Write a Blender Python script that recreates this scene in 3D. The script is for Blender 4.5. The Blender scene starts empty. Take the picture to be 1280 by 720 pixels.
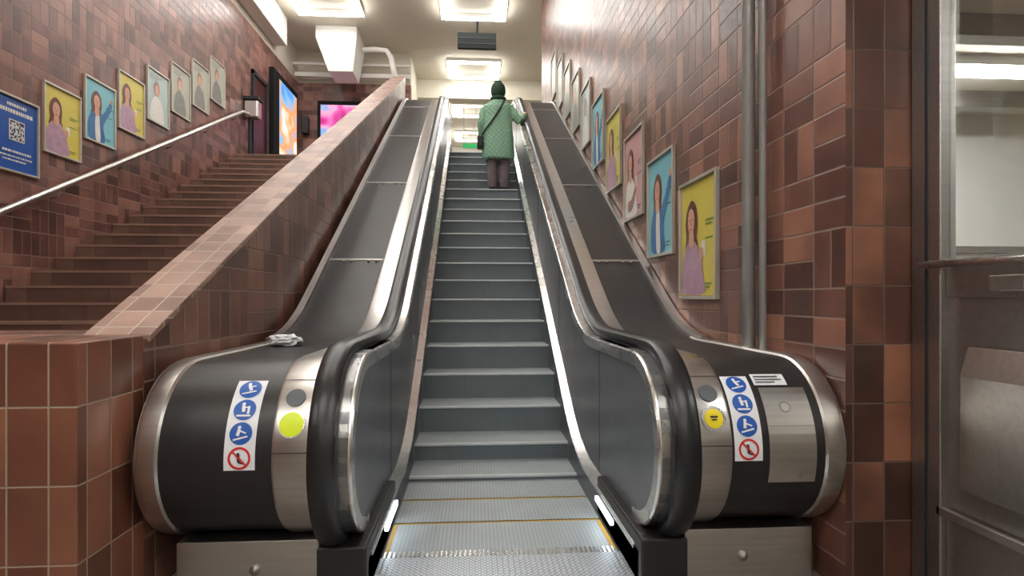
import bpy, bmesh, math, random
from mathutils import Vector
random.seed(4)
U = 1.1
S = bpy.context.scene
COL = S.collection
try:
    S.view_settings.view_transform = 'Standard'
    S.view_settings.exposure = 0.0
except Exception:
    pass

# ------------------------------------------------------------ materials
class NT:
    def __init__(s, name):
        s.mat = bpy.data.materials.new(name); s.mat.use_nodes = True
        s.t = s.mat.node_tree; s.n = s.t.nodes; s.l = s.t.links
        s.b = s.n['Principled BSDF']
    def new(s, t): return s.n.new(t)
    def _in(s, sock, v):
        if isinstance(v, (int, float)): sock.default_value = v
        elif isinstance(v, tuple): sock.default_value = v
        else: s.l.new(v, sock)
    def m(s, op, a, b=0.0, c=0.0):
        n = s.new('ShaderNodeMath'); n.operation = op
        s._in(n.inputs[0], a); s._in(n.inputs[1], b)
        if len(n.inputs) > 2: s._in(n.inputs[2], c)
        return n.outputs[0]
    def mixf(s, a, b, f):
        return s.m('ADD', a, s.m('MULTIPLY', s.m('SUBTRACT', b, a), f))
    def mixc(s, a, b, f):
        n = s.new('ShaderNodeMix'); n.data_type = 'RGBA'
        s._in(n.inputs[0], f); s._in(n.inputs[6], a); s._in(n.inputs[7], b)
        return n.outputs[2]
    def comb(s, x, y, z):
        n = s.new('ShaderNodeCombineXYZ')
        s._in(n.inputs[0], x); s._in(n.inputs[1], y); s._in(n.inputs[2], z)
        return n.outputs[0]
    def pos(s):
        g = s.new('ShaderNodeNewGeometry'); sp = s.new('ShaderNodeSeparateXYZ')
        s.l.new(g.outputs['Position'], sp.inputs[0]); return g, sp.outputs
    def noise(s, vec, scale, detail=3):
        n = s.new('ShaderNodeTexNoise'); n.inputs['Scale'].default_value = scale
        n.inputs['Detail'].default_value = detail
        if vec is not None: s.l.new(vec, n.inputs['Vector'])
        return n.outputs[0]
    def bump(s, h, strength, dist=0.01):
        n = s.new('ShaderNodeBump'); n.inputs['Strength'].default_value = strength
        n.inputs['Distance'].default_value = dist
        s.l.new(h, n.inputs['Height']); s.l.new(n.outputs[0], s.b.inputs['Normal'])

def c4(r, g, b):
    f = lambda v: ((v/255.0+0.055)/1.055)**2.4 if v > 10 else v/255.0/12.92
    return (f(r), f(g), f(b), 1.0)

def plain(name, col, rough=0.5, metal=0.0, noise=0.0, nscale=8.0, bump=0.0, spec=None):
    k = NT(name); k.b.inputs['Roughness'].default_value = rough
    k.b.inputs['Metallic'].default_value = metal
    if spec is not None: k.b.inputs['Specular IOR Level'].default_value = spec
    g, p = k.pos()
    nz = k.noise(g.outputs['Position'], nscale)
    if noise > 0:
        d = tuple(v*(1-noise) for v in col[:3])+(1.0,)
        l = tuple(min(1, v*(1+noise)) for v in col[:3])+(1.0,)
        k.l.new(k.mixc(d, l, nz), k.b.inputs['Base Color'])
    else:
        k.b.inputs['Base Color'].default_value = col
    if bump > 0: k.bump(nz, bump)
    return k.mat

def brushed(name, col, rough=0.28, axis='x', metal=1.0):
    k = NT(name); k.b.inputs['Metallic'].default_value = metal
    g, p = k.pos()
    sc = (2, 60, 60) if axis == 'x' else (60, 3, 3)
    v = k.comb(k.m('MULTIPLY', p[0], sc[0]), k.m('MULTIPLY', p[1], sc[1]), k.m('MULTIPLY', p[2], sc[2]))
    n1 = k.noise(v, 1.0, 4); n2 = k.noise(g.outputs['Position'], 3.0, 3)
    d = tuple(x*0.8 for x in col[:3])+(1,); l = tuple(min(1, x*1.15) for x in col[:3])+(1,)
    k.l.new(k.mixc(d, l, n1), k.b.inputs['Base Color'])
    k.l.new(k.m('ADD', k.m('MULTIPLY', n2, 0.2), rough-0.1), k.b.inputs['Roughness'])
    return k.mat

def emis(name, col, s):
    k = NT(name); k.b.inputs['Base Color'].default_value = col
    k.b.inputs['Emission Color'].default_value = col
    k.b.inputs['Emission Strength'].default_value = s
    return k.mat

def tile_mat(name, tw, th, mode, c0, c1, c2, mortar, ph=0.6, rough=0.32, gap=0.0045, off=(0, 0)):
    k = NT(name); g, p = k.pos()
    tn = k.new('ShaderNodeSeparateXYZ'); k.l.new(g.outputs['True Normal'], tn.inputs[0])
    ay = k.m('GREATER_THAN', k.m('ABSOLUTE', tn.outputs[1]), 0.5)
    az = k.m('GREATER_THAN', k.m('ABSOLUTE', tn.outputs[2]), 0.4)
    fx = k.m('MAXIMUM', ay, az)
    ax = k.m('SUBTRACT', 1.0, fx)
    u = k.m('ADD', k.mixf(p[1], p[0], fx), 50.0+off[0])
    v = k.m('ADD', k.mixf(p[2], p[1], az), 50.0+off[1])
    if mode == 'grid':
        su = k.m('DIVIDE', u, tw); sv = k.m('DIVIDE', v, th)
        iu = k.m('FLOOR', su); iv = k.m('FLOOR', sv)
        fu = k.m('FRACT', su); fv = k.m('FRACT', sv)
        du = k.m('MULTIPLY', k.m('MINIMUM', fu, k.m('SUBTRACT', 1.0, fu)), tw)
        dv = k.m('MULTIPLY', k.m('MINIMUM', fv, k.m('SUBTRACT', 1.0, fv)), th)
        ident = k.comb(iu, iv, ax)
    else:
        c = tw
        su = k.m('DIVIDE', u, c); sv = k.m('DIVIDE', v, c)
        iu = k.m('FLOOR', su); iv = k.m('FLOOR', sv)
        fu = k.m('FRACT', su); fv = k.m('FRACT', sv)
        wn = k.new('ShaderNodeTexWhiteNoise'); wn.noise_dimensions = '3D'
        k.l.new(k.comb(k.m('FLOOR', k.m('DIVIDE', iu, 2.0)), iv, 7.0), wn.inputs['Vector'])
        sw = k.m('GREATER_THAN', wn.outputs['Value'], ph)
        a = k.mixf(fu, fv, sw); b = k.m('MULTIPLY', k.mixf(fv, fu, sw), 2.0)
        ib = k.m('FLOOR', b); fb = k.m('FRACT', b)
        du = k.m('MULTIPLY', k.m('MINIMUM', a, k.m('SUBTRACT', 1.0, a)), c)
        dv = k.m('MULTIPLY', k.m('MINIMUM', fb, k.m('SUBTRACT', 1.0, fb)), c/2)
        ident = k.comb(iu, iv, k.m('ADD', ib, k.m('MULTIPLY', sw, 3.0)))
    d = k.m('MINIMUM', du, dv)
    mask = k.m('LESS_THAN', d, gap)
    w2 = k.new('ShaderNodeTexWhiteNoise'); w2.noise_dimensions = '3D'
    k.l.new(ident, w2.inputs['Vector'])
    r = k.new('ShaderNodeValToRGB')
    r.color_ramp.elements[0].color = c0; r.color_ramp.elements[1].color = c2
    e = r.color_ramp.elements.new(0.5); e.color = c1
    n = k.noise(g.outputs['Position'], 3.0, 5)
    val = k.m('ADD', k.m('MULTIPLY', w2.outputs['Value'], 0.95), k.m('MULTIPLY', k.m('SUBTRACT', n, 0.48), 1.3))
    k.l.new(val, r.inputs[0])
    k.l.new(k.mixc(r.outputs[0], mortar, mask), k.b.inputs['Base Color'])
    n2 = k.noise(g.outputs['Position'], 25, 3)
    k.l.new(k.m('ADD', k.m('MULTIPLY', mask, 0.4), k.m('ADD', rough-0.1, k.m('MULTIPLY', n2, 0.25))), k.b.inputs['Roughness'])
    mr = k.m('MINIMUM', k.m('DIVIDE', d, gap*1.6), 1.0)
    k.bump(k.m('ADD', mr, k.m('MULTIPLY', n2, 0.25)), 0.5, 0.004)
    return k.mat

MORT = c4(128, 108, 96)
M_wallR = tile_mat('tile_wall_right', 0.25, 0.125, 'parq', c4(78, 50, 43), c4(116, 77, 66), c4(158, 110, 91), MORT, 0.68)
M_wallL = tile_mat('tile_wall_left', 0.25, 0.125, 'parq', c4(84, 55, 50), c4(120, 82, 74), c4(154, 110, 97), MORT, 0.6, off=(0.07, 0.1))
M_par = tile_mat('tile_parapet', 0.25, 0.125, 'parq', c4(86, 55, 45), c4(118, 80, 67), c4(152, 108, 90), MORT, 0.45)
M_grid = tile_mat('tile_grid', 0.132, 0.262, 'grid', c4(86, 51, 39), c4(114, 71, 54), c4(144, 94, 73), c4(150, 132, 116), off=(0.064, 0.242), gap=0.0032)
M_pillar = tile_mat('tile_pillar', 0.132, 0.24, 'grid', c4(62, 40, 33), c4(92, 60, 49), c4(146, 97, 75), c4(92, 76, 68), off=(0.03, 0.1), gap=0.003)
M_capLit = tile_mat('tile_cap_lit', 0.122, 0.125, 'grid', c4(128, 99, 88), c4(152, 121, 108), c4(174, 142, 128), c4(182, 168, 156), off=(0.03, 0.0), gap=0.0035, rough=0.4)  # cap tiles painted paler to carry the light on their top
M_stair = tile_mat('tile_stair', 0.26, 9.0, 'grid', c4(84, 62, 54), c4(104, 78, 68), c4(124, 94, 82), c4(88, 70, 62), gap=0.003, rough=0.45)
M_nose = plain('stair_nosing', c4(146, 116, 102), 0.4, noise=0.15)
M_floor = plain('floor_terrazzo', c4(120, 112, 106), 0.35, noise=0.3, nscale=60)
M_beige = plain('plaster_beige', c4(214, 208, 192), 0.75, noise=0.06, nscale=2)
M_ceil = plain('ceiling_paint', c4(216, 209, 192), 0.8, noise=0.05, nscale=2)
M_white = plain('white_paint', c4(226, 224, 218), 0.5, noise=0.04)
M_steel = brushed('brushed_steel', (0.62, 0.60, 0.57, 1), 0.32)
M_steelB = brushed('bright_steel', (0.80, 0.79, 0.77, 1), 0.27)
M_steelD = brushed('dull_steel', (0.42, 0.40, 0.38, 1), 0.4)
M_panel = brushed('inner_panel_metal', (0.20, 0.212, 0.23, 1), 0.32, 'x', 0.5)
M_skirt = brushed('skirt_metal', (0.12, 0.13, 0.145, 1), 0.38, 'x', 0.4)
M_rubber = plain('black_rubber', (0.012, 0.012, 0.013, 1), 0.33, noise=0.1)
M_black = plain('black_laminate', (0.016, 0.014, 0.014, 1), 0.38, noise=0.25, nscale=4)
M_deck = plain('deck_laminate', (0.020, 0.016, 0.016, 1), 0.42, noise=0.25, nscale=4)
M_matte = plain('matte_black', (0.012, 0.014, 0.013, 1), 0.8, noise=0.1, spec=0.15)
M_yel = plain('yellow_paint', c4(205, 160, 40), 0.5, noise=0.1)
M_btn = plain('yellow_button', c4(215, 235, 20), 0.35, noise=0.05)
M_btn2 = plain('yellow_button_b', c4(225, 205, 20), 0.35, noise=0.05)
M_frame = plain('alu_frame', c4(196, 192, 180), 0.35, 0.4, noise=0.06)
M_galv = plain('galvanised_pipe', c4(176, 176, 174), 0.4, 0.3, noise=0.12, nscale=20)
M_wst = plain('sticker_white', c4(226, 228, 232), 0.4, noise=0.02)
M_blu = plain('sticker_blue', c4(25, 85, 170), 0.4, noise=0.05)
M_red = plain('sticker_red', c4(200, 40, 40), 0.4, noise=0.05)
M_dk = plain('dark_ink', (0.02, 0.02, 0.025, 1), 0.5, noise=0.1)
M_grey = plain('speaker_grey', c4(90, 95, 98), 0.5, 0.3, noise=0.3, nscale=300)

def step_mat(name, col):
    k = NT(name); g, p = k.pos()
    k.b.inputs['Metallic'].default_value = 0.15; k.b.inputs['Roughness'].default_value = 0.45
    w = k.m('SINE', k.m('MULTIPLY', p[0], 2*math.pi/0.02))
    f = k.m('ADD', k.m('MULTIPLY', w, 0.2), 0.5)
    n = k.noise(g.outputs['Position'], 5, 4)
    f = k.m('ADD', f, k.m('MULTIPLY', k.m('SUBTRACT', n, 0.5), 0.5))
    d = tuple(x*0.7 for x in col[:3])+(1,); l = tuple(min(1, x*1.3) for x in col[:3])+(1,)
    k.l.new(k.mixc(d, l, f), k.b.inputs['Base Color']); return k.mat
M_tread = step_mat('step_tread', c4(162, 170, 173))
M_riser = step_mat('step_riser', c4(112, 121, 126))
M_edge = plain('step_edge', c4(200, 206, 208), 0.35, 0.2, noise=0.15)

def diamond():
    k = NT('diamond_plate'); g, p = k.pos()
    k.b.inputs['Metallic'].default_value = 0.5; k.b.inputs['Roughness'].default_value = 0.38
    a = k.m('SINE', k.m('MULTIPLY', k.m('ADD', p[0], p[1]), 2*math.pi/0.05))
    b = k.m('SINE', k.m('MULTIPLY', k.m('SUBTRACT', p[0], p[1]), 2*math.pi/0.05))
    h = k.m('MULTIPLY', a, b)
    hh = k.m('GREATER_THAN', k.m('ABSOLUTE', h), 0.55)
    k.l.new(k.mixc((0.38, 0.42, 0.46, 1), (0.72, 0.76, 0.80, 1), hh), k.b.inputs['Base Color'])
    k.bump(h, 0.25, 0.003); return k.mat
M_diam = diamond()

def glass():
    k = NT('door_glass'); t = k.new('ShaderNodeBsdfTransparent'); t.inputs[0].default_value = (0.9, 0.92, 0.92, 1)
    gl = k.new('ShaderNodeBsdfGlossy'); gl.inputs['Roughness'].default_value = 0.03
    fr = k.new('ShaderNodeFresnel'); fr.inputs[0].default_value = 1.25
    mx = k.new('ShaderNodeMixShader')
    k.l.new(fr.outputs[0], mx.inputs[0]); k.l.new(t.outputs[0], mx.inputs[1]); k.l.new(gl.outputs[0], mx.inputs[2])
    k.l.new(mx.outputs[0], k.n['Material Output'].inputs[0]); return k.mat
M_glass = glass()

# ------------------------------------------------------------ mesh helpers
def empty(name):
    e = bpy.data.objects.new(name, None); e.empty_display_size = 0.1; COL.objects.link(e); return e

def mk(name, verts, faces, mat, parent=None, smooth=False, recalc=True, bevel=0.0, fm=None):
    me = bpy.data.meshes.new(name)
    me.from_pydata([(x*U, y*U, z*U) for x, y, z in verts], [], faces)
    mats = mat if isinstance(mat, list) else [mat]
    for mm in mats: me.materials.append(mm)
    if fm:
        for i, p in enumerate(me.polygons): p.material_index = fm[i]
    if recalc:
        bm = bmesh.new(); bm.from_mesh(me); bmesh.ops.recalc_face_normals(bm, faces=bm.faces); bm.to_mesh(me); bm.free()
    if smooth:
        for p in me.polygons: p.use_smooth = True
    o = bpy.data.objects.new(name, me); COL.objects.link(o)
    if parent: o.parent = parent
    if bevel > 0:
        b = o.modifiers.new('bevel', 'BEVEL'); b.width = bevel; b.segments = 3; b.limit_method = 'ANGLE'
    return o

BF = [(0, 3, 2, 1), (4, 5, 6, 7), (0, 1, 5, 4), (1, 2, 6, 5), (2, 3, 7, 6), (3, 0, 4, 7)]
def boxv(x0, x1, y0, y1, z0, z1):
    return [(x0, y0, z0), (x1, y0, z0), (x1, y1, z0), (x0, y1, z0), (x0, y0, z1), (x1, y0, z1), (x1, y1, z1), (x0, y1, z1)]
def box(name, x0, x1, y0, y1, z0, z1, mat, parent=None, bevel=0.0):
    return mk(name, boxv(x0, x1, y0, y1, z0, z1), BF, mat, parent, bevel=bevel)
def boxes(name, lst, mat, parent=None, bevel=0.0):
    vs, fs = [], []
    for b in lst:
        o = len(vs); vs += boxv(*b); fs += [tuple(i+o for i in f) for f in BF]
    return mk(name, vs, fs, mat, parent, bevel=bevel)
def prism_x(name, poly, x0, x1, mat, parent=None, bevel=0.0):
    n = len(poly)
    vs = [(x0, y, z) for y, z in poly]+[(x1, y, z) for y, z in poly]
    fs = [tuple(range(n)), tuple(range(2*n-1, n-1, -1))]
    fs += [(i, (i+1) % n, n+(i+1) % n, n+i) for i in range(n)]
    return mk(name, vs, fs, mat, parent, bevel=bevel)

def normals2(path):
    out = []
    for i in range(len(path)):
        a = path[max(0, i-1)]; b = path[min(len(path)-1, i+1)]
        dy, dz = b[0]-a[0], b[1]-a[1]; L = math.hypot(dy, dz) or 1
        out.append((-dz/L, dy/L))
    return out
def sweep(name, path, prof, mat, parent=None, s=1, closed=True, smooth=True, caps=True):
    ns = normals2(path); vs, fs = [], []; m = len(prof)
    for (y, z), (ny, nz) in zip(path, ns):
        for (x, n) in prof: vs.append((x*s, y+ny*n, z+nz*n))
    for i in range(len(path)-1):
        for j in range(m if closed else m-1):
            k = (j+1) % m
            fs.append((i*m+j, i*m+k, (i+1)*m+k, (i+1)*m+j))
    if closed and caps:
        fs.append(tuple(range(m))); fs.append(tuple((len(path)-1)*m+j for j in range(m-1, -1, -1)))
    o = mk(name, vs, fs, mat, parent, smooth=smooth)
    if smooth:
        e = o.modifiers.new('es', 'EDGE_SPLIT'); e.split_angle = math.radians(38)
    return o

def tubedata(pts, rad, seg=12, flat=1.0):
    vs, fs = [], []; n = len(pts); P = [Vector(p) for p in pts]
    T = []
    for i in range(n):
        t = (P[min(n-1, i+1)]-P[max(0, i-1)]).normalized(); T.append(t)
    ref = Vector((1, 0, 0)) if abs(T[0].x) < 0.8 else Vector((0, 1, 0))
    for i in range(n):
        a = (ref-T[i]*ref.dot(T[i])).normalized(); b = T[i].cross(a); ref = a
        for j in range(seg):
            th = 2*math.pi*j/seg
            v = P[i]+(a*math.cos(th)+b*math.sin(th)*flat)*rad[i]
            vs.append(tuple(v))
    for i in range(n-1):
        for j in range(seg):
            k = (j+1) % seg
            fs.append((i*seg+j, i*seg+k, (i+1)*seg+k, (i+1)*seg+j))
    c0 = len(vs); vs.append(tuple(P[0]-T[0]*rad[0]*0.5)); vs.append(tuple(P[-1]+T[-1]*rad[-1]*0.5))
    for j in range(seg):
        k = (j+1) % seg
        fs.append((k, j, c0)); fs.append(((n-1)*seg+j, (n-1)*seg+k, c0+1))
    return vs, fs
def merge(lst):
    vs, fs = [], []
    for v, f in lst:
        o = len(vs); vs += v; fs += [tuple(i+o for i in q) for q in f]
    return vs, fs
def tube(name, pts, rad, mat, parent=None, seg=12, flat=1.0):
    if isinstance(rad, (int, float)): rad = [rad]*len(pts)
    v, f = tubedata(pts, rad, seg, flat); return mk(name, v, f, mat, parent, smooth=True)
def ell(c, r, nu=20, nv=14):
    vs, fs = [], []
    for i in range(1, nv):
        ph = math.pi*i/nv
        for j in range(nu):
            th = 2*math.pi*j/nu
            vs.append((c[0]+r[0]*math.sin(ph)*math.cos(th), c[1]+r[1]*math.sin(ph)*math.sin(th), c[2]+r[2]*math.cos(ph)))
    for i in range(nv-2):
        for j in range(nu):
            k = (j+1) % nu; fs.append((i*nu+j, (i+1)*nu+j, (i+1)*nu+k, i*nu+k))
    t = len(vs); vs.append((c[0], c[1], c[2]+r[2])); vs.append((c[0], c[1], c[2]-r[2]))
    for j in range(nu):
        k = (j+1) % nu; fs.append((t, j, k)); fs.append((t+1, (nv-2)*nu+k, (nv-2)*nu+j))
    return vs, fs

# ------------------------------------------------------------ incline profile
SL = math.tan(math.radians(30)); Y0 = 3.62; ZT = 3.62; YT = Y0+ZT/SL; TR = 0.74
def g(y):
    if y < Y0-TR/2: return 0.0
    if y < Y0+TR/2: return SL*(y-(Y0-TR/2))**2/(2*TR)
    if y < YT-TR/2: return SL*(y-Y0)
    if y < YT+TR/2: return ZT-SL*(YT+TR/2-y)**2/(2*TR)
    return ZT
def ys(a, b, n=70): return [a+(b-a)*i/n for i in range(n+1)]
def full_path(cy, cz, r, yend=11.3, back=2.9, seg=24):
    p = [(back, cz-r)]
    for i in range(seg+1):
        th = -math.pi/2+math.pi*i/seg
        p.append((cy-r*math.cos(th), cz+r*math.sin(th)))
    top = cz+r
    for y in ys(cy+0.15, yend, 90): p.append((y, g(y)+top))
    return p
DC = (2.375, 0.53, 0.325)
HC = (2.40, 0.525, 0.375)

# ------------------------------------------------------------ ESCALATOR
E = empty('escalator'); EX = 0.04; E.location = (EX*U, 0, 0)
dpath = full_path(*DC)
nd = 27
led = emis('led_white', (0.8, 0.9, 1, 1), 7)
HX = 0.019
for s, sd in ((-1, 'left'), (1, 'right')):
    WO = 1.268 if s < 0 else 1.242
    WB = WO-0.07
    sweep('deck_drum_'+sd, dpath[:nd+8], [(0.80, 0), (WB, 0), (WB, -0.03), (0.80, -0.03)], M_black, E, s)
    sweep('deck_panel_'+sd, dpath[nd+7:], [(0.80, -0.002), (WO-0.04, -0.002), (WO-0.04, -0.03), (0.80, -0.03)], M_deck, E, s)
    sweep('rim_'+sd, dpath[:nd+9], [(WB-0.01, 0), (WB-0.003, 0.008), (WO-0.02, 0.008), (WO-0.006, 0.003), (WO, -0.01), (WO, -0.06), (WB-0.01, -0.03)], M_steel, E, s)
    sweep('deck_edge_'+sd, dpath[nd+7:], [(WO-0.05, 0), (WO-0.045, 0.02), (WO, 0.02), (WO, -0.06), (WO-0.05, -0.05)], M_steel, E, s)
    sweep('handrail_deck_'+sd, dpath, [(0.64, 0.0), (0.64, 0.012), (0.798, 0.012), (0.810, 0.006), (0.810, -0.03), (0.64, -0.03)], M_steel, E, s)
    pts = [(y, z) for y, z in dpath[1:nd]]+[(2.9, DC[1]+DC[2]-0.01), (2.9, DC[1]-DC[2]+0.005)]
    prism_x('drum_side_'+sd, [(y*0.985+0.03, z) for y, z in pts], s*(WO-0.03), s*(WO-0.002), M_steelD, E)
    Y = ys(2.9, 11.3, 60)
    vs = [(s*(WO-0.015), y, g(y)+0.82) for y in Y]+[(s*(WO-0.015), y, max(0.0, g(y)-0.5)) for y in Y]
    n = len(Y); mk('truss_cladding_'+sd, vs, [(i, i+1, n+i+1, n+i) for i in range(n-1)], M_steelD, E)
    hp = full_path(*HC)
    prof = [(0.578, -0.02), (0.572, 0.0), (0.576, 0.018), (0.59, 0.028), (0.62, 0.031), (0.65, 0.028), (0.664, 0.018), (0.668, 0.0), (0.662, -0.02), (0.65, -0.022), (0.59, -0.022)]
    sweep('handrail_'+sd, hp, [(a+HX, b) for a, b in prof], M_rubber, E, s)
    bp = full_path(HC[0], HC[1], 0.352)[1:]
    poly = list(bp)+[(y, g(y)+0.14) for y in reversed(ys(2.62, 11.3, 70))]
    prism_x('inner_panel_'+sd, poly, s*0.554, s*0.68, M_panel, E)
    sweep('panel_moulding_'+sd, full_path(HC[0], HC[1], 0.34)[1:], [(0.541, -0.045), (0.541, 0.006), (0.548, 0.012), (0.592, 0.012), (0.592, -0.045)], M_steelB, E, s)
    low = [(y, g(y)+0.135) for y in ys(2.25, 11.3, 80)]
    sweep('skirt_cap_'+sd, low, [(0.503, -0.016), (0.503, 0.0), (0.555, 0.026), (0.56, -0.016)], M_steelB, E, s)
    Y = ys(2.2, 11.3, 80); n = len(Y)
    vs = [(s*0.51, y, g(y)+0.13) for y in Y]+[(s*0.51, y, g(y)-0.35) for y in Y]
    mk('skirt_'+sd, vs, [(i, i+1, n+i+1, n+i) for i in range(n-1)], M_skirt, E)
    mk('panel_joints_'+sd, *(lambda L: (sum([boxv(min(s*0.5525, s*0.555), max(s*0.5525, s*0.555), y-0.002, y+0.002, g(y)+0.15, g(y)+0.86) for y in L], []),
        [tuple(i+8*q for i in f) for q in range(len(L)) for f in BF]))([3.1, 4.6, 6.1, 7.7, 9.2]), M_dk, E)
    x0, x1 = sorted((s*0.51, s*0.69))
    box('newel_base_'+sd, x0, x1, 2.16, 2.95, 0, 0.19, M_black, E, 0.01)
    x0, x1 = sorted((s*0.69, s*1.20))
    box('base_plate_'+sd, x0, x1, 2.20, 2.9, 0, 0.206, M_steel, E, 0.004)
    v, f = tubedata([(s*0.92, 2.202, 0.10), (s*0.92, 2.194, 0.10)], [0.02, 0.02], 16); mk('base_lock_'+sd, v, f, M_steelD, E)
    x0, x1 = sorted((s*0.495, s*0.512))
    box('skirt_light_'+sd, x0, x1, 2.60, 2.93, 0.072, 0.095, led, E)
    jl = []
    for y in (4.55, 6.1, 7.7, 9.2):
        z = g(y)+DC[1]+DC[2]
        jl.append(([(s*xx, y+dy, z+dy*SL+h) for xx in (0.80, WO-0.05) for dy in (-0.008, 0.008) for h in (-0.01, 0.004)],
                   [(0, 1, 3, 2), (4, 5, 7, 6), (0, 1, 5, 4), (2, 3, 7, 6), (1, 3, 7, 5), (0, 2, 6, 4)]))
        for xx in (0.86, 0.92, 1.05, 1.11):
            jl.append(ell((s*xx, y-0.03, z-0.03*SL+0.003), (0.012, 0.012, 0.008), 8, 6))
    v, f = merge(jl); mk('deck_joints_'+sd, v, f, M_steelD, E)

P = 0.33; PH = 2.53; KW = 17
tv, tf, rv, rf, ev, ef, yv, yf = [], [], [], [], [], [], [], []
k = 0
while PH+P*k < 10.3:
    ya = PH+P*k; yb = ya+P; z = g(ya); zp = g(ya-P)
    ya2 = 2.5 if k == 0 else ya
    o = len(tv); tv += [(-0.505, ya2, z), (0.505, ya2, z), (0.505, yb+0.02, z), (-0.505, yb+0.02, z)]; tf.append((o, o+1, o+2, o+3))
    if z-zp > 0.004:
        o = len(rv); h = z-zp
        segs = 5
        for q in range(segs+1):
            t = q/segs; yy = ya+0.004+0.02*math.sin((1-t)*math.pi*0.5)*(1 if h > 0.05 else 0)
            rv += [(-0.505, yy, zp+h*t), (0.505, yy, zp+h*t)]
        for q in range(segs): rf.append((o+2*q, o+2*q+1, o+2*q+3, o+2*q+2))
        o = len(ev); ev += boxv(-0.505, 0.505, ya-0.008, ya+0.018, z-0.012, z+0.003); ef += [tuple(i+o for i in q) for q in BF]
    if 1 <= k <= 2:
        o = len(yv); yv += boxv(-0.5, 0.5, ya-0.003, ya+0.004, z-0.004, z+0.002); yf += [tuple(i+o for i in q) for q in BF]
    if k <= 0:
        for sx in (-1, 1):
            a, b = sorted((sx*0.485, sx*0.503))
            o = len(yv); yv += boxv(a, b, ya2+0.02, yb-0.02, z-0.004, z+0.003); yf += [tuple(i+o for i in q) for q in BF]
    k += 1
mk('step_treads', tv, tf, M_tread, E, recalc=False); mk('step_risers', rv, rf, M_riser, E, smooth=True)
mk('step_edges', ev, ef, M_edge, E, bevel=0.003); mk('demarcation_lines', yv, yf, M_yel, E)
box('comb_plate', -0.51, 0.51, 1.0, 2.47, -0.02, 0.012, M_diam, E, 0.003)
cb = [boxv(-0.5+i*0.02, -0.5+i*0.02+0.009, 2.46, 2.53, 0.0, 0.010) for i in range(51)]
v, f = merge([(b, BF) for b in cb]); mk('comb_teeth', v, f, M_steelB, E)
box('top_landing_plate', -0.51, 0.51, 10.2, 11.6, ZT-0.02, ZT+0.01, M_diam, E)

def W(x, sarc, off=0.002):
    th = sarc/DC[2]; r = DC[2]+off
    return (x, DC[0]-r*math.cos(th), DC[1]+r*math.sin(th))
def wpoly(x0, x1, s0, s1, off=0.002, n=12):
    vs, fs = [], []
    for i in range(n+1):
        sa = s0+(s1-s0)*i/n
        vs += [W(x0, sa, off), W(x1, sa, off)]
    for i in range(n): fs.append((2*i, 2*i+1, 2*i+3, 2*i+2))
    return vs, fs
def wdisc(cx, cs, r, off=0.004, r0=0.0, n=28):
    vs, fs = [], []
    rings = [r0, (r0+r)/2, r]
    for rr in rings:
        for j in range(n):
            a = 2*math.pi*j/n; vs.append(W(cx+rr*math.cos(a), cs+rr*math.sin(a), off))
    for q in range(2):
        for j in range(n):
            kk = (j+1) % n; fs.append((q*n+j, q*n+kk, (q+1)*n+kk, (q+1)*n+j))
    return vs, fs
def wseg(xa, sa, xb, sb, w, off=0.006, n=6):
    dx, ds = xb-xa, sb-sa; L = math.hypot(dx, ds); px, ps = -ds/L*w/2, dx/L*w/2
    vs, fs = [], []
    for i in range(n+1):
        t = i/n; vs += [W(xa+dx*t+px, sa+ds*t+ps, off), W(xa+dx*t-px, sa+ds*t-ps, off)]
    for i in range(n): fs.append((2*i, 2*i+1, 2*i+3, 2*i+2))
    return vs, fs
def add(name, lst, mat):
    v, f = merge(lst); return mk(name, v, f, mat, E)
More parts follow.
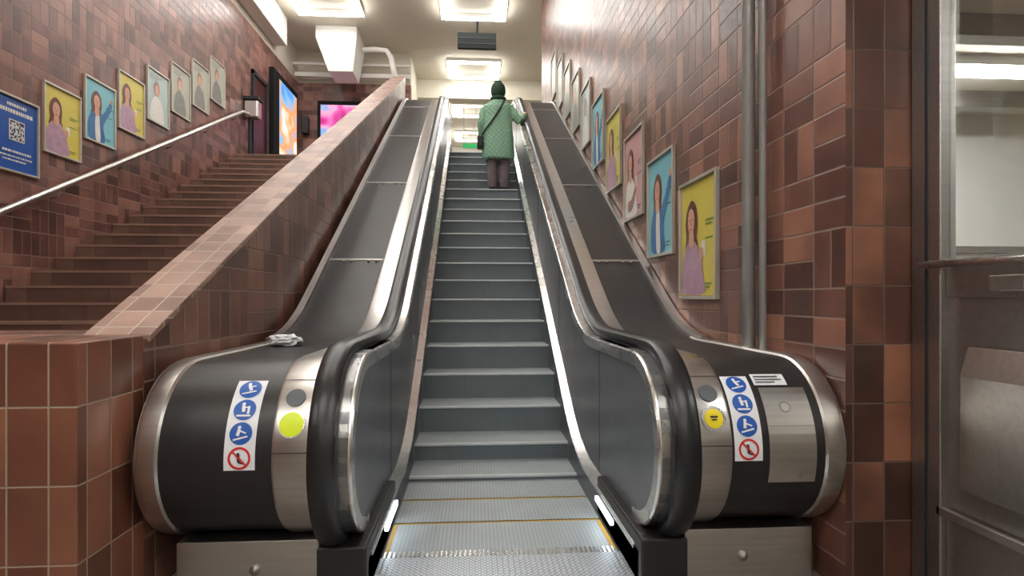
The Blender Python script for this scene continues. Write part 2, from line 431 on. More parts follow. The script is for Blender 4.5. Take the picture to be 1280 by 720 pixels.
for sd, cx in (('left', -0.918), ('right', 0.872)):
    w = 0.052; lo, hi = -0.02, 0.31
    add('safety_sticker_'+sd, [wpoly(cx-w, cx+w, lo, hi)], M_wst)
    step = (hi-lo)/4; blues, white, reds, dark = [], [], [], []
    for i in range(4):
        cs = lo+step*(i+0.5); R = 0.038
        if i == 0:
            reds.append(wdisc(cx, cs, R, 0.004, R*0.8)); reds.append(wseg(cx-R*0.6, cs+R*0.6, cx+R*0.6, cs-R*0.6, 0.006, 0.006))
            dark.append(wdisc(cx-0.004, cs+0.014, 0.005, 0.005)); dark.append(wseg(cx-0.004, cs+0.01, cx, cs-0.014, 0.01, 0.005)); dark.append(wseg(cx, cs-0.014, cx+0.018, cs-0.018, 0.006, 0.005))
        else:
            blues.append(wdisc(cx, cs, R, 0.004))
            white.append(wdisc(cx-0.006, cs+0.020, 0.006, 0.006))
            white.append(wseg(cx-0.006, cs+0.014, cx-0.002+0.008*(i-2), cs-0.008, 0.011, 0.006))
            white.append(wseg(cx-0.002, cs+0.008, cx+0.018, cs+0.006+0.006*(i-2), 0.005, 0.0065))
            white.append(wseg(cx-0.024, cs-0.022, cx+0.024, cs-0.010 if i != 2 else cs-0.022, 0.006, 0.006))
            if i == 2: white.append(wseg(cx+0.014, cs+0.012, cx+0.014, cs-0.016, 0.008, 0.006))
    add('sticker_blue_discs_'+sd, blues, M_blu); add('sticker_pictograms_'+sd, white, M_wst)
    add('sticker_red_ring_'+sd, reds, M_red); add('sticker_dark_figure_'+sd, dark, M_dk)
    bx = math.copysign(0.748, cx)
    add('speaker_'+sd, [wdisc(bx, 0.225, 0.034, 0.0145)], M_grey)
    add('button_ring_'+sd, [wdisc(bx, 0.130, 0.045, 0.0145)], M_steelB)
    add('button_'+sd, [wdisc(bx, 0.130, 0.041 if cx < 0 else 0.034, 0.017)], M_btn if cx < 0 else M_btn2)
    if cx > 0: add('button_label_'+sd, [wseg(bx-0.014, 0.135, bx+0.014, 0.135, 0.007, 0.019), wseg(bx-0.010, 0.125, bx+0.010, 0.125, 0.005, 0.019)], M_dk)
    a, b = sorted((math.copysign(0.688, cx), math.copysign(0.810, cx)))
    add('deck_seams_'+sd, [wpoly(a, b, 0.035, 0.038, 0.0135, 2), wpoly(a, b, 0.30, 0.303, 0.0135, 2)], M_dk)
HXX = 0.012
add('hatch_shadow_gap', [wpoly(0.932+HXX, 1.118+HXX, -0.108, 0.255, 0.0025)], M_dk)
add('hatch', [wpoly(0.937+HXX, 1.113+HXX, -0.103, 0.250, 0.006)], M_steel)
add('hatch_lower_seam', [wpoly(0.937+HXX, 1.113+HXX, 0.10, 0.104, 0.007, 2), wdisc(1.027, 0.17, 0.022, 0.008, 0.016)], M_steelD)
add('hatch_lock', [wdisc(1.027, 0.17, 0.015, 0.010)], M_steelB)
add('plaque', [wpoly(0.94, 1.07, 0.262, 0.318, 0.005)], M_wst)
add('plaque_text', [wseg(0.95, 0.303, 1.045, 0.303, 0.008, 0.007), wseg(0.95, 0.288, 1.055, 0.288, 0.006, 0.007), wseg(0.95, 0.275, 1.025, 0.275, 0.006, 0.007)], M_grey)

# ------------------------------------------------------------ ROOM
XL = -4.28; XR = 1.29; HC7 = 7.0
mk('floor', *merge([(boxv(-4.28, 5.5, -4.2, 2.44, -0.25, 0.0), BF), (boxv(-4.28, -0.56, 2.44, 3.4, -0.25, 0.0), BF), (boxv(0.62, 5.5, 2.44, 5.0, -0.25, 0.0), BF)]), M_floor)
box('wall_right', XR, 1.58, 2.07, 11.7, 0, HC7, [M_wallR])
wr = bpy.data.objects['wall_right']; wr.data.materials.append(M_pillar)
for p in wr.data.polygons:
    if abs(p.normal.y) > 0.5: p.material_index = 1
box('wall_left', XL-0.3, XL, -4.2, 14.3, -0.3, 6.25, M_wallL)
box('wall_left_upper', XL-0.3, XL, 1.5, 14.3, 6.25, HC7, M_beige)
box('wall_back_left', XL-0.3, -1.6, 14.3, 14.5, 3.3, 6.25, M_wallL)
box('wall_back_left_upper', XL-0.3, -1.6, 14.3, 14.5, 6.25, HC7, M_beige)
box('wall_passage', -1.8, -1.6, 14.5, 23, 3.3, HC7, M_beige)
box('wall_far', -1.8, 6.2, 23, 23.2, 3.3, HC7, M_white)
box('wall_hall_right', 6, 6.2, 11.7, 23, 3.3, HC7, M_beige)
box('wall_hall_front', 1.58, 6.2, 11.5, 11.7, 3.3, HC7, M_beige)
box('ceiling', XL-0.3, 6.2, 1.5, 23.2, HC7, HC7+0.2, M_ceil)
box('ceiling_beam', -1.6, 6.0, 15.9, 16.3, 6.5, HC7, M_beige)
box('floor_upper', XL, 6.0, 10.95, 23.0, ZT-0.3, ZT, M_floor)
box('ceiling_lower', -4.6, 5.6, -4.2, 1.5, 2.75, 2.95, M_ceil)
box('ceiling_side_room', 1.58, 5.6, 1.5, 5.2, 2.75, 2.95, M_ceil)
box('wall_fascia', XL-0.3, 1.58, 1.38, 1.5, 2.95, HC7, M_beige)
box('wall_rear', -4.6, 5.6, -4.4, -4.2, 0, 2.95, M_beige)
box('wall_side_room', 5.5, 5.7, -4.2, 5.2, 0, 2.95, M_white)
box('wall_side_room_end', 1.58, 5.6, 5.0, 5.2, 0, 2.95, M_white)
boxes('ceiling_beam_side', [(1.62, 5.5, yy, yy+0.12, 2.62, 2.75) for yy in (2.4, 3.2, 4.4)], M_steelD)
boxes('trim_1', [(5.44, 5.5, -4, 4.94, 1.50, 1.56), (1.6, 5.5, 4.94, 5.0, 1.50, 1.56)], M_steelD)

SP = 0.494
def pz(y): return 0.99+SP*(y-2.27)
prism_x('wall_parapet', [(2.2, 0), (2.2, 0.95), (2.24, pz(2.24)-0.03), (10.3, pz(10.3)-0.03), (10.3, 0.8), (5, 0)], -1.49, -1.272, M_par)
par = bpy.data.objects['wall_parapet']
prism_x('parapet_cap', [(2.22, pz(2.22)-0.03), (2.22, pz(2.22)), (10.32, pz(10.32)), (10.32, pz(10.32)-0.03)], -1.50, -1.262, M_capLit, par, 0.006)
prism_x('wall_stair_foot', [(1.84, 0), (1.84, 0.965), (2.2, 0.965), (2.2, 0)], XL+0.002, -1.272, M_grid, None, 0.008)
prism_x('trim_stair_foot', [(2.2, 0.93), (2.2, 0.967), (2.5, 0.967), (2.5, 0.93)], XL+0.002, -1.50, M_grid, None, 0.004)

NS = 24; RUN = (10.85-3.34)/NS; RS = ZT/NS
poly = [(3.34, 0)]
for i in range(NS):
    poly += [(3.34+RUN*i, RS*(i+1)), (3.34+RUN*(i+1), RS*(i+1))]
poly += [(10.95, ZT), (10.95, ZT-0.4), (4.3, 0)]
prism_x('staircase', poly, XL+0.004, -1.494, M_stair)
st = bpy.data.objects['staircase']
boxes('stair_nosings', [(XL+0.005, -1.495, 3.34+RUN*i-0.006, 3.34+RUN*i+0.03, RS*(i+1)-0.02, RS*(i+1)+0.003) for i in range(NS)], M_nose, st)

hr = empty('wall_handrail')
def sz(y): return 0.482*(y-3.34)
pp = [(XL+0.09, y, sz(y)+0.87) for y in (3.6, 5, 7, 9, 10.7)]+[(XL+0.09, 11.0, sz(10.7)+0.92), (XL+0.02, 11.05, sz(10.7)+0.92)]
tube('rail', pp, 0.03, M_steel, hr, 12)
for i in range(7):
    y = 3.9+i*1.1; tube('bracket_%d' % i, [(XL+0.003, y, sz(y)+0.76), (XL+0.07, y, sz(y)+0.77), (XL+0.09, y, sz(y)+0.85)], 0.011, M_steel, hr, 8)

# ------------------------------------------------------------ posters
def pm(n, c, r=0.35, ns=0.06, sc=3): return plain('print_'+n, c, r, noise=ns, nscale=sc)
PC = {'yellow': pm('yellow', c4(216, 202, 84)), 'blue': pm('blue', c4(124, 196, 210)), 'pink': pm('pink', c4(210, 160, 162)),
      'pale': pm('pale', c4(182, 184, 168)), 'paleb': pm('paleblue', c4(182, 202, 200)), 'deep': pm('deep', c4(30, 84, 168)),  # pale tones also carry glare as colour on the left wall
      'skin': pm('skin', c4(214, 162, 134), ns=0.2, sc=12), 'hair': pm('hair', c4(104, 58, 42), ns=0.5, sc=22), 'lilac': pm('lilac', c4(180, 146, 168), ns=0.35, sc=14),
      'jacket': pm('jacket', c4(44, 112, 168), ns=0.4, sc=14), 'white': pm('white', c4(228, 228, 222), ns=0.12, sc=14), 'green': pm('green', c4(60, 130, 60)),
      'grey': pm('grey', c4(130, 132, 126), ns=0.3, sc=12), 'navy': pm('navy', c4(40, 50, 90)), 'shade': pm('shade', c4(150, 112, 100), ns=0.2, sc=10)}
def poster(side, ya, yb, za, zb, style):
    root = empty('framed_poster'); w = yb-ya; h = zb-za
    sg = -1 if side == 'R' else 1; xw = XR if side == 'R' else XL
    def q(a, b, off): return (xw+sg*off, (yb-a*w) if side == 'R' else (ya+a*w), za+b*h)
    ft = 0.02
    a0, a1 = sorted((xw+sg*0.001, xw+sg*0.028))
    boxes('frame', [(a0, a1, ya, yb, za, za+ft), (a0, a1, ya, yb, zb-ft, zb), (a0, a1, ya, ya+ft, za+ft, zb-ft), (a0, a1, yb-ft, yb, za+ft, zb-ft)], M_frame, root, 0.003)
    def shp(name, pts, off, m): mk(name, [q(a, b, off) for a, b in pts], [tuple(range(len(pts)))], m, root)
    def el(name, cx, cy, rx, ry, off, m): shp(name, [(cx+rx*math.cos(t*math.pi/12), cy+ry*math.sin(t*math.pi/12)) for t in range(24)], off, m)
    def blob(name, pts, off, m):
        out = []; n = len(pts)
        for i in range(n):
            p0, p1, p2, p3 = pts[i-1], pts[i], pts[(i+1) % n], pts[(i+2) % n]
            for t in (0, 0.25, 0.5, 0.75):
                out.append(tuple(max(0.035, 0.5*((2*p1[c])+(-p0[c]+p2[c])*t+(2*p0[c]-5*p1[c]+4*p2[c]-p3[c])*t*t+(-p0[c]+3*p1[c]-3*p2[c]+p3[c])*t**3)) for c in (0, 1)))
        shp(name, out, off, m)
    bg = {'yellow': 'yellow', 'blue': 'blue', 'pink': 'pink', 'pale': 'pale', 'paleb': 'paleb', 'qr': 'deep'}[style]
    shp('sheet', [(0.03, 0.03), (0.97, 0.03), (0.97, 0.97), (0.03, 0.97)], 0.010, PC[bg])
    def bar(i, x, y, ww, hh, m): shp('text_%d' % i, [(x, y), (x+ww, y), (x+ww, y+hh), (x, y+hh)], 0.013, m)
    def words(i, x, y, ww, hh, m):
        rr = random.Random(i*7+3); a = x; j = 0
        while a < x+ww:
            l = 0.02+0.04*rr.random(); shp('word_%d_%d' % (i, j), [(a, y), (a+l, y), (a+l, y+hh), (a, y+hh)], 0.013, m); a += l+0.012; j += 1
    if style == 'qr':
        for i, (x, y, ww, hh) in enumerate([(0.3, 0.86, 0.4, 0.04), (0.16, 0.77, 0.66, 0.05), (0.2, 0.26, 0.6, 0.03), (0.15, 0.2, 0.68, 0.02), (0.2, 0.15, 0.5, 0.02)]): words(i, x, y, ww, hh, PC['white'])
        bar(8, 0.34, 0.42, 0.34, 0.27, PC['white'])
        rr = random.Random(3); vs, fs = [], []
        for i in range(11):
            for j in range(11):
                if rr.random() < 0.5 or (i in (0, 10) and j in (0, 10)):
                    x = 0.36+i*0.0275; y = 0.435+j*0.0218; o = len(vs)
                    vs += [q(x, y, 0.015), q(x+0.0275, y, 0.015), q(x+0.0275, y+0.0218, 0.015), q(x, y+0.0218, 0.015)]; fs.append((o, o+1, o+2, o+3))
        mk('qr_code', vs, fs, PC['navy'], root)
    elif style in ('pale', 'paleb'):
        blob('torso', [(0.2, 0.05), (0.18, 0.3), (0.3, 0.46), (0.42, 0.52), (0.56, 0.48), (0.7, 0.38), (0.75, 0.05)], 0.012, PC['grey'] if style == 'pale' else PC['white'])
        el('hair', 0.45, 0.66, 0.13, 0.14, 0.0125, PC['shade']); el('head', 0.46, 0.63, 0.09, 0.105, 0.013, PC['skin'])
        for i in range(3): words(i, 0.12, 0.88-0.04*i, 0.5-0.1*i, 0.016, PC['grey'])
    else:
        top, hc = {'yellow': ('lilac', 'hair'), 'blue': ('jacket', 'hair'), 'pink': ('white', 'hair')}[style]
        ox = 0.0 if style != 'blue' else 0.06
        blob('hair', [(0.2+ox, 0.76), (0.32+ox, 0.83), (0.45+ox, 0.77), (0.49+ox, 0.64), (0.47+ox, 0.52), (0.50+ox, 0.44), (0.38+ox, 0.44), (0.24+ox, 0.43), (0.14+ox, 0.42), (0.17+ox, 0.52), (0.15+ox, 0.64)], 0.0122, PC[hc])
        if style == 'blue':
            blob('torso', [(0.18, 0.05), (0.12, 0.25), (0.18, 0.42), (0.34, 0.5), (0.52, 0.48), (0.7, 0.6), (0.84, 0.76), (0.88, 0.66), (0.72, 0.46), (0.6, 0.3), (0.64, 0.05)], 0.0135, PC[top])
            blob('shirt', [(0.36, 0.05), (0.33, 0.3), (0.36, 0.46), (0.46, 0.46), (0.48, 0.3), (0.5, 0.05)], 0.0145, PC['white'])
            el('hand', 0.87, 0.77, 0.04, 0.04, 0.0145, PC['skin'])
        else:
            blob('torso', [(0.08, 0.05), (0.07, 0.22), (0.1, 0.36), (0.2, 0.46), (0.33, 0.49), (0.46, 0.46), (0.57, 0.34), (0.64, 0.2), (0.66, 0.05)], 0.0135, PC[top])
            blob('arm', [(0.2, 0.12), (0.22, 0.22), (0.4, 0.24), (0.56, 0.36), (0.62, 0.33), (0.5, 0.16), (0.34, 0.1)], 0.0140, PC['shade' if style == 'pink' else top])
            el('hand', 0.6, 0.37, 0.055, 0.05, 0.0145, PC['skin']); bar(40, 0.60, 0.34, 0.10, 0.13, PC['white'])
        blob('neck', [(0.28+ox, 0.58), (0.26+ox, 0.47), (0.33+ox, 0.43), (0.40+ox, 0.47), (0.38+ox, 0.58)], 0.0150, PC['skin'])
        blob('face', [(0.33+ox, 0.53), (0.25+ox, 0.59), (0.235+ox, 0.68), (0.28+ox, 0.75), (0.36+ox, 0.755), (0.42+ox, 0.69), (0.41+ox, 0.60)], 0.0155, PC['skin'])
        el('eye_1', 0.29+ox, 0.665, 0.014, 0.007, 0.0165, PC['navy']); el('eye_2', 0.37+ox, 0.665, 0.014, 0.007, 0.0165, PC['navy'])
        el('nose', 0.33+ox, 0.63, 0.008, 0.02, 0.0163, PC['shade'])
        el('mouth', 0.33+ox, 0.585, 0.026, 0.008, 0.0165, M_red)
        tc = PC['green'] if style == 'yellow' else PC['navy']
        for i, (y, ww) in enumerate([(0.62, 0.26), (0.59, 0.2), (0.48, 0.2), (0.12, 0.2), (0.09, 0.14)]): words(i, 0.70, y, ww-0.05, 0.014, tc)
    return root
zb0 = [1.09, 1.40, 1.77, 2.15, 2.54]
st_r = ['yellow', 'blue', 'pink', 'yellow', 'blue', 'paleb', 'pale', 'pale', 'pale', 'pale']
for i in range(10):
    y = 3.17+0.71*i; zb = zb0[i] if i < 5 else 2.54+0.39*(i-4)
    poster('R', y, y+0.585, zb, zb+0.74, st_r[i])
st_l = ['qr', 'yellow', 'blue', 'yellow', 'paleb', 'pale', 'pale', 'pale']  # pale styles at the end stand for glare, put into the sheet colour
for i in range(8):
    y = 5.92+0.603*i; zb = 2.24+0.29*i
    poster('L', y-0.545, y, zb, zb+0.70, st_l[i])

pr = empty('conduit_pipes')
tube('pipe_thick', [(XR-0.045, 2.74, 0.86), (XR-0.045, 2.74, 6.9)], 0.03, M_galv, pr, 16)
tube('pipe_thin', [(XR-0.04, 2.61, 0.86), (XR-0.04, 2.61, 6.9)], 0.016, M_galv, pr, 12)
boxes('pipe_clips', [(XR-0.055, XR-0.002, 2.58, 2.78, z, z+0.02) for z in (2.6, 3.9)], M_galv, pr)

# ------------------------------------------------------------ glass door on the right
D = empty('door_1'); XD = 1.56
boxes('posts', [(XD-0.02, XD+0.04, 1.93, 2.065, 0, 2.745), (XD-0.01, XD+0.04, -0.1, 0.0, 0, 2.745)], M_steelD, D, 0.006)
box('post_gasket', XD-0.024, XD-0.018, 1.985, 1.995, 0, 2.74, M_dk, D)
boxes('rails', [(XD, XD+0.03, 0, 1.93, 1.10, 1.22), (XD, XD+0.03, 0, 1.93, 0.0, 0.36), (XD, XD+0.03, 0, 1.93, 2.6, 2.745)], M_steelD, D, 0.005)
box('lower_panel', XD+0.012, XD+0.02, 0, 1.93, 0.36, 1.10, M_steelD, D)
box('glass', XD+0.012, XD+0.018, 0, 1.93, 1.22, 2.6, M_glass, D)
tube('push_bar', [(XD-0.05, 1.98, 1.215), (XD-0.05, 1.5, 1.215), (XD-0.05, 0.1, 1.215)], 0.014, M_steelB, D, 12)
boxes('lock', [(XD-0.02, XD, 1.62, 1.74, 1.12, 1.17)], M_steelB, D, 0.004)
box('sill_trim', XD-0.02, XD+0.0, 0, 1.95, 0.34, 0.37, M_steel, D, 0.003)
mk('letter_box', [(XD, 1.2, 0.46), (XD, 1.84, 0.46), (XD, 1.84, 0.94), (XD, 1.2, 0.94),
                  (XD-0.03, 1.2, 0.46), (XD-0.03, 1.84, 0.46), (XD-0.03, 1.84, 0.84), (XD-0.03, 1.2, 0.84)], BF, M_steel, D, bevel=0.006)

# ------------------------------------------------------------ light fittings
TC = (1.0, 0.98, 0.95, 1)
M_tube = emis('added_tube_shaft', TC, 36)  # tubes of the added shaft fittings
M_tubeH = emis('fluorescent_tube_hall', TC, 34)
def ring(x, y, z, name='ceiling_light', sx=0.66, sy=0.55, mat=None):
    r = empty(name); t = 0.04; mat = mat or M_tube
    boxes('tubes', [(x-sx, x+sx, y-sy, y-sy+2*t, z-0.10, z-0.07), (x-sx, x+sx, y+sy-2*t, y+sy, z-0.10, z-0.07),
                    (x-sx, x-sx+2*t, y-sy+0.12, y+sy-0.12, z-0.10, z-0.07), (x+sx-2*t, x+sx, y-sy+0.12, y+sy-0.12, z-0.10, z-0.07)], mat, r)
    boxes('housing', [(x-sx, x+sx, y-sy-0.01, y-sy+2*t+0.01, z-0.07, z), (x-sx, x+sx, y+sy-2*t-0.01, y+sy+0.01, z-0.07, z),
                      (x-sx-0.01, x-sx+2*t, y-sy+0.11, y+sy-0.11, z-0.07, z), (x+sx-2*t, x+sx+0.01, y-sy+0.11, y+sy-0.11, z-0.07, z)], M_white, r)
for yy in (11.7, 15.0, 18.3, 21.2): ring(-0.08, yy, HC7, mat=M_tubeH)
ring(-3.0, 11.7, HC7, mat=M_tubeH)
for yy in (3.0, 5.6, 8.3):  # unseen shaft fittings, added to brighten the incline
    ring(-0.6, yy, HC7); ring(-2.9, yy, HC7)
for yy in (13.3, 16.9, 20.5): ring(3.5, yy, HC7, mat=M_tubeH)
M_tube2 = emis('added_tube_low', (1.0, 0.97, 0.93, 1), 22)
for x, y in ((-1.2, 0.4), (0.8, 0.4), (-1.2, -2), (0.8, -2), (-3.2, 0.2)): ring(x, y, 2.75, 'ceiling_light', 0.5, 0.4, M_tube2)  # unseen lower hall fittings, added to light the drums
M_tube3 = emis('fluorescent_tube_side', (1.0, 0.98, 0.95, 1), 75)
for x, y in ((3.4, 3.85), (3.4, 1.0), (3.4, -2)):  # first lamp is in view; the others are unseen, added for brightness
    r = empty('ceiling_light'); box('tube', x-0.5, x+0.5, y-0.07, y+0.07, 2.66, 2.69, M_tube3, r); box('housing', x-0.52, x+0.52, y-0.09, y+0.09, 2.69, 2.75, M_white, r)

hs = empty('hanging_sign')
box('sign_board', -0.42, 0.40, 12.45, 12.53, 6.40, 6.74, M_matte, hs, 0.01)
tube('rod', [(0.0, 12.49, 6.74), (0.0, 12.49, 7.0)], 0.02, M_matte, hs)
boxes('sign_slats', [(-0.42, 0.40, 12.44, 12.45, 6.50, 6.51), (-0.42, 0.40, 12.44, 12.45, 6.62, 6.63)], M_dk, hs)
mk('ventilation_box', [(-3.25, 13, 6.05), (-2.72, 13, 6.05), (-2.72, 13.7, 6.05), (-3.25, 13.7, 6.05), (-3.5, 12.9, 6.75), (-2.62, 12.9, 6.75), (-2.62, 13.8, 6.75), (-3.5, 13.8, 6.75),
    (-3.5, 12.9, 7.0), (-2.62, 12.9, 7.0), (-2.62, 13.8, 7.0), (-3.5, 13.8, 7.0)],
   [(0, 3, 2, 1), (0, 1, 5, 4), (1, 2, 6, 5), (2, 3, 7, 6), (3, 0, 4, 7), (4, 5, 9, 8), (5, 6, 10, 9), (6, 7, 11, 10), (7, 4, 8, 11), (8, 9, 10, 11)], M_white, bevel=0.01)
tube('ventilation_pipe', [(-2.58, 13.4, 6.7), (-2.3, 13.4, 6.72), (-2.05, 13.4, 6.7), (-1.95, 13.4, 6.55), (-1.9, 13.4, 6.3), (-1.85, 13.5, 6.05), (-1.8, 14.28, 6.0)], 0.06, M_white, None, 14)
boxes('ceiling_pipes', [(-4.27, -1.6, 14.0, 14.1, 6.30, 6.40), (-4.27, -1.6, 13.85, 13.9, 6.52, 6.57)], M_white)
box('air_duct', XL+0.003, -4.0, 10.2, 12.6, 6.4, 6.997, M_white, bevel=0.02)
dr = empty('door_2'); M_red2 = plain('door_red', c4(70, 26, 24), 0.4, noise=0.2)
box('leaf', XL+0.002, XL+0.015, 11.4, 12.05, ZT, 5.35, M_red2, dr)
boxes('jambs', [(XL+0.002, XL+0.05, 11.33, 11.4, ZT, 5.42), (XL+0.002, XL+0.05, 12.05, 12.12, ZT, 5.42), (XL+0.002, XL+0.05, 11.33, 12.12, 5.35, 5.42)], M_dk, dr)
wb = empty('wall_bin'); box('body', XL+0.003, XL+0.26, 10.97, 11.18, 4.40, 4.72, M_steel, wb, 0.03); box('lid', XL+0.003, XL+0.28, 10.95, 11.20, 4.72, 4.79, M_dk, wb, 0.015)
box('post', XL+0.05, XL+0.1, 11.05, 11.1, ZT, 4.41, M_dk, wb)

def screen_mat(name, cols, scale):
    k = NT(name); g_, p = k.pos()
    n = k.noise(g_.outputs['Position'], scale, 1)
    r = k.new('ShaderNodeValToRGB'); k.l.new(n, r.inputs[0])
    r.color_ramp.elements[0].position = 0.3; r.color_ramp.elements[0].color = cols[0]
    r.color_ramp.elements[1].position = 0.7; r.color_ramp.elements[1].color = cols[-1]
    for i, c in enumerate(cols[1:-1]):
        e = r.color_ramp.elements.new(0.3+0.4*(i+1)/(len(cols)-1)); e.color = c
    k.l.new(r.outputs[0], k.b.inputs['Emission Color']); k.b.inputs['Emission Strength'].default_value = 1.2
    k.b.inputs['Base Color'].default_value = (0.02, 0.02, 0.02, 1); return k.mat
ad = empty('advertising_screen')
box('casing', XL+0.003, XL+0.10, 12.3, 13.95, 4.0, 5.85, M_matte, ad, 0.01)
box('display', XL+0.10, XL+0.105, 12.65, 13.85, 4.1, 5.72, screen_mat('ad_display_a', [c4(60, 120, 230), c4(120, 190, 240), c4(250, 160, 60), c4(240, 240, 230)], 1.6), ad)
pink_poster = empty('advertising_screen')  # pink poster in a black frame, with an added glow of its own
box('casing', -3.80, -2.72, 14.2, 14.297, 4.55, 5.80, M_matte, pink_poster, 0.01)
box('display', -3.72, -2.80, 14.19, 14.2, 4.65, 5.70, screen_mat('pink_poster_glow', [c4(200, 30, 130), c4(240, 90, 180), c4(250, 170, 200), c4(120, 170, 230), c4(250, 220, 90)], 2.4), pink_poster)
es = empty('exit_sign'); box('sign', -0.40, 0.02, 17.4, 17.46, 5.55, 5.68, emis('exit_green', c4(30, 150, 85), 0.8), es)
boxes('bracket', [(-0.38, -0.36, 17.42, 17.44, 5.68, 7.0), (-0.02, 0.0, 17.42, 17.44, 5.68, 7.0)], M_white, es)
box('speaker_box', -4.15, -4.0, 14.1, 14.297, 5.0, 5.4, M_dk, bevel=0.01)

bm = bmesh.new(); bmesh.ops.create_icosphere(bm, subdivisions=3, radius=1)
rr = random.Random(8)
for v in bm.verts:
    f_ = 0.75+0.5*rr.random(); v.co = Vector((v.co.x*0.085*f_, v.co.y*0.09*f_, v.co.z*0.032*f_))
me = bpy.data.meshes.new('crumpled_paper'); bm.to_mesh(me); bm.free(); me.materials.append(M_wst)
o = bpy.data.objects.new('crumpled_paper', me); COL.objects.link(o); o.location = (-1.04*U, 3.05*U, 0.884*U); o.rotation_euler = (0, 0, 0.7)

# ------------------------------------------------------------ WOMAN
WM = empty('woman'); BX, BY, BZ = 0.27, 8.31, g(PH+P*KW)+0.003
def T(vf): return [(x+BX, y+BY, z+BZ) for x, y, z in vf[0]], vf[1]
def loft(rings, n=28):
    vs, fs = [], []
    for (z, rx, ry, cx, cy) in rings:
        for j in range(n):
            a = 2*math.pi*j/n; c, s_ = math.cos(a), math.sin(a)
            e = 0.85
            vs.append((cx+rx*math.copysign(abs(c)**e, c), cy+ry*math.copysign(abs(s_)**e, s_), z))
    for i in range(len(rings)-1):
        for j in range(n):
            k2 = (j+1) % n; fs.append((i*n+j, i*n+k2, (i+1)*n+k2, (i+1)*n+j))
    fs.append(tuple(range(n-1, -1, -1))); fs.append(tuple((len(rings)-1)*n+j for j in range(n)))
    return vs, fs
def quilt():
    k = NT('quilted_coat'); g_, p = k.pos(); k.b.inputs['Roughness'].default_value = 0.6
    a = k.m('ABSOLUTE', k.m('SINE', k.m('MULTIPLY', k.m('ADD', p[0], p[2]), math.pi/0.075)))
    b = k.m('ABSOLUTE', k.m('SINE', k.m('MULTIPLY', k.m('SUBTRACT', p[0], p[2]), math.pi/0.075)))
    h = k.m('MULTIPLY', k.m('POWER', a, 0.35), k.m('POWER', b, 0.35))
    k.l.new(k.mixc(c4(118, 162, 136), c4(146, 190, 162), h), k.b.inputs['Base Color'])
    k.bump(h, 0.6, 0.012); return k.mat
M_coat = quilt()
M_hood = plain('dark_green_knit', c4(42, 72, 57), 0.85, noise=0.3, nscale=90, bump=0.4)
M_pant = plain('patterned_trousers', c4(112, 100, 102), 0.8, noise=0.6, nscale=28)
M_shoe = plain('black_shoes', (0.015, 0.015, 0.015, 1), 0.5, noise=0.2)
M_skin = plain('skin', c4(205, 150, 125), 0.5, noise=0.05)
M_bag = plain('dark_bag', (0.02, 0.02, 0.024, 1), 0.5, noise=0.2)
coat = merge([
    loft([(0.45, 0.232, 0.155, 0, 0), (0.52, 0.232, 0.155, 0, 0), (0.70, 0.222, 0.150, 0, 0), (0.86, 0.207, 0.140, 0, 0), (1.0, 0.196, 0.128, 0, 0), (1.12, 0.200, 0.125, 0, 0),
          (1.20, 0.195, 0.115, 0, 0), (1.255, 0.150, 0.098, 0, 0.005), (1.285, 0.095, 0.085, 0, 0.01), (1.32, 0.08, 0.08, 0, 0.015)]),
    tubedata([(-0.15, 0, 1.20), (-0.195, 0, 1.15), (-0.222, -0.01, 1.05), (-0.24, -0.02, 0.94), (-0.24, 0.01, 0.84), (-0.232, 0.05, 0.73)], [0.062, 0.066, 0.064, 0.058, 0.054, 0.047], 16),
    tubedata([(0.15, 0, 1.20), (0.195, 0, 1.15), (0.24, -0.02, 1.07), (0.290, -0.03, 1.0), (0.335, 0.02, 1.04), (0.378, 0.085, 1.12)], [0.062, 0.066, 0.064, 0.060, 0.052, 0.044], 16)])
v, f = T(coat); o = mk('coat', v, f, M_coat, WM, smooth=True)
rm = o.modifiers.new('r', 'REMESH'); rm.mode = 'VOXEL'; rm.voxel_size = 0.014; rm.use_smooth_shade = True
sm = o.modifiers.new('s', 'SMOOTH'); sm.iterations = 6; sm.factor = 0.5
legs = merge([tubedata([(sx*0.085, 0, 0.62), (sx*0.09, 0, 0.5), (sx*0.09, 0.01, 0.36), (sx*0.085, 0.0, 0.22), (sx*0.082, -0.015, 0.10), (sx*0.082, -0.015, 0.05)], [0.09, 0.088, 0.08, 0.076, 0.068, 0.06], 16) for sx in (-1, 1)]+[ell((0, 0, 0.64), (0.17, 0.12, 0.1))])
v, f = T(legs); o = mk('trousers', v, f, M_pant, WM, smooth=True)
rm = o.modifiers.new('r', 'REMESH'); rm.mode = 'VOXEL'; rm.voxel_size = 0.012; rm.use_smooth_shade = True
shoes = merge([loft([(0.0, 0.042, 0.115, sx*0.085, 0.05), (0.03, 0.044, 0.118, sx*0.085, 0.05), (0.055, 0.042, 0.10, sx*0.085, 0.035), (0.085, 0.046, 0.058, sx*0.083, -0.01), (0.12, 0.048, 0.052, sx*0.082, -0.015)]) for sx in (-1, 1)])
v, f = T(shoes); mk('shoes', v, f, M_shoe, WM, smooth=True, bevel=0.006)
hd = merge([ell((0, 0.03, 1.435), (0.078, 0.095, 0.115)), ell((0, 0.125, 1.425), (0.013, 0.018, 0.02)), tubedata([(0, 0.02, 1.27), (0, 0.025, 1.36)], [0.052, 0.05], 14)])
v, f = T(hd); mk('head', v, f, M_skin, WM, smooth=True)
fe = merge([ell((sx*0.03, 0.117, 1.445), (0.011, 0.008, 0.008), 10, 8) for sx in (-1, 1)]); v, f = T(fe); mk('eyes', v, f, M_wst, WM, smooth=True)
v, f = T(tubedata([(-0.022, 0.119, 1.385), (0, 0.124, 1.383), (0.022, 0.119, 1.385)], [0.005, 0.007, 0.005], 8)); mk('mouth', v, f, M_red, WM, smooth=True)
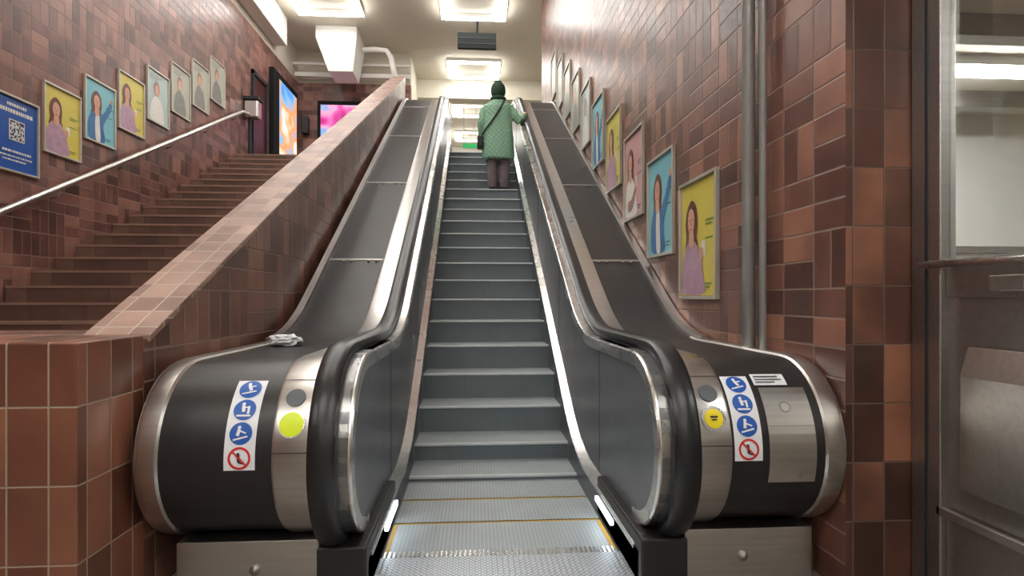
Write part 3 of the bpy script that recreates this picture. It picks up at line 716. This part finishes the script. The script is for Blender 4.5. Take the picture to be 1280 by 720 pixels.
hv, hf = ell((0, 0.015, 1.435), (0.106, 0.115, 0.135), 28, 20)
hf = [q for q in hf if not (sum(hv[i][1] for i in q)/len(q) > 0.075 and 1.34 < sum(hv[i][2] for i in q)/len(q) < 1.50)]
v, f = T(merge([(hv, hf), ell((0, 0.01, 1.315), (0.115, 0.108, 0.05)), ell((0, 0.0, 1.555), (0.05, 0.05, 0.022), 12, 8)])); mk('knitted_hood', v, f, M_hood, WM, smooth=True)
v, f = T(tubedata([(0.075, 0.03, 1.30), (0.08, -0.075, 1.265), (0.04, -0.128, 1.18), (-0.03, -0.142, 1.06), (-0.11, -0.142, 0.94), (-0.19, -0.11, 0.84), (-0.235, -0.06, 0.78)], [0.013]*7, 8)); mk('bag_strap', v, f, M_bag, WM, smooth=True)
bb = boxv(-0.30, -0.215, -0.12, 0.06, 0.60, 0.76); v, f = T((bb, BF)); mk('shoulder_bag', v, f, M_bag, WM, bevel=0.02)
def hand(wx, wy, wz, d, up, sgn, curl):
    W0 = Vector((wx, wy, wz)); d = Vector(d).normalized(); up = Vector(up).normalized(); sd = d.cross(up)*sgn
    parts = [tubedata([tuple(W0-d*0.02), tuple(W0+d*0.02), tuple(W0+d*0.055), tuple(W0+d*0.075)], [0.024, 0.034, 0.036, 0.03], 14, 0.5)]
    for i, L in enumerate((0.058, 0.068, 0.064, 0.05)):
        b0 = W0+d*0.07+sd*(0.026-0.0175*i)
        p1 = b0+d*L*0.45-up*0.003; p2 = p1+d*L*0.3*(1-curl)-up*L*(0.12+0.35*curl); p3 = p2+d*L*0.2*(1-curl*1.3)-up*L*(0.15+0.3*curl)
        parts.append(tubedata([tuple(b0-d*0.015), tuple(p1), tuple(p2), tuple(p3)], [0.0095, 0.009, 0.008, 0.0065], 8))
    t0 = W0+d*0.02+sd*0.028
    parts.append(tubedata([tuple(t0), tuple(t0+sd*0.022+d*0.02-up*0.008), tuple(t0+sd*0.026+d*0.045-up*0.02)], [0.013, 0.011, 0.008], 8))
    return merge(parts)
v, f = T(hand(0.390, 0.115, 1.150, (0.2, 0.9, 0.42), (0, -0.4, 0.9), -1, 0.6)); mk('hand_right', v, f, M_skin, WM, smooth=True)
v, f = T(hand(-0.23, 0.06, 0.70, (0, 0.15, -1), (-1, 0, 0), 1, 0.4)); mk('hand_left', v, f, M_skin, WM, smooth=True)

# ------------------------------------------------------------ world & camera
w = bpy.data.worlds.new('world'); S.world = w; w.use_nodes = True
w.node_tree.nodes['Background'].inputs[0].default_value = (0.6, 0.6, 0.6, 1); w.node_tree.nodes['Background'].inputs[1].default_value = 0.3
cam = bpy.data.cameras.new('camera'); co = bpy.data.objects.new('camera', cam); COL.objects.link(co)
co.location = (-0.08*U, 0, 1.1*U); co.rotation_euler = (math.radians(90), 0, math.radians(-3.76))
cam.sensor_width = 36; cam.lens = 730/1280*36; cam.shift_y = 12/1280; cam.clip_start = 0.05
S.camera = co
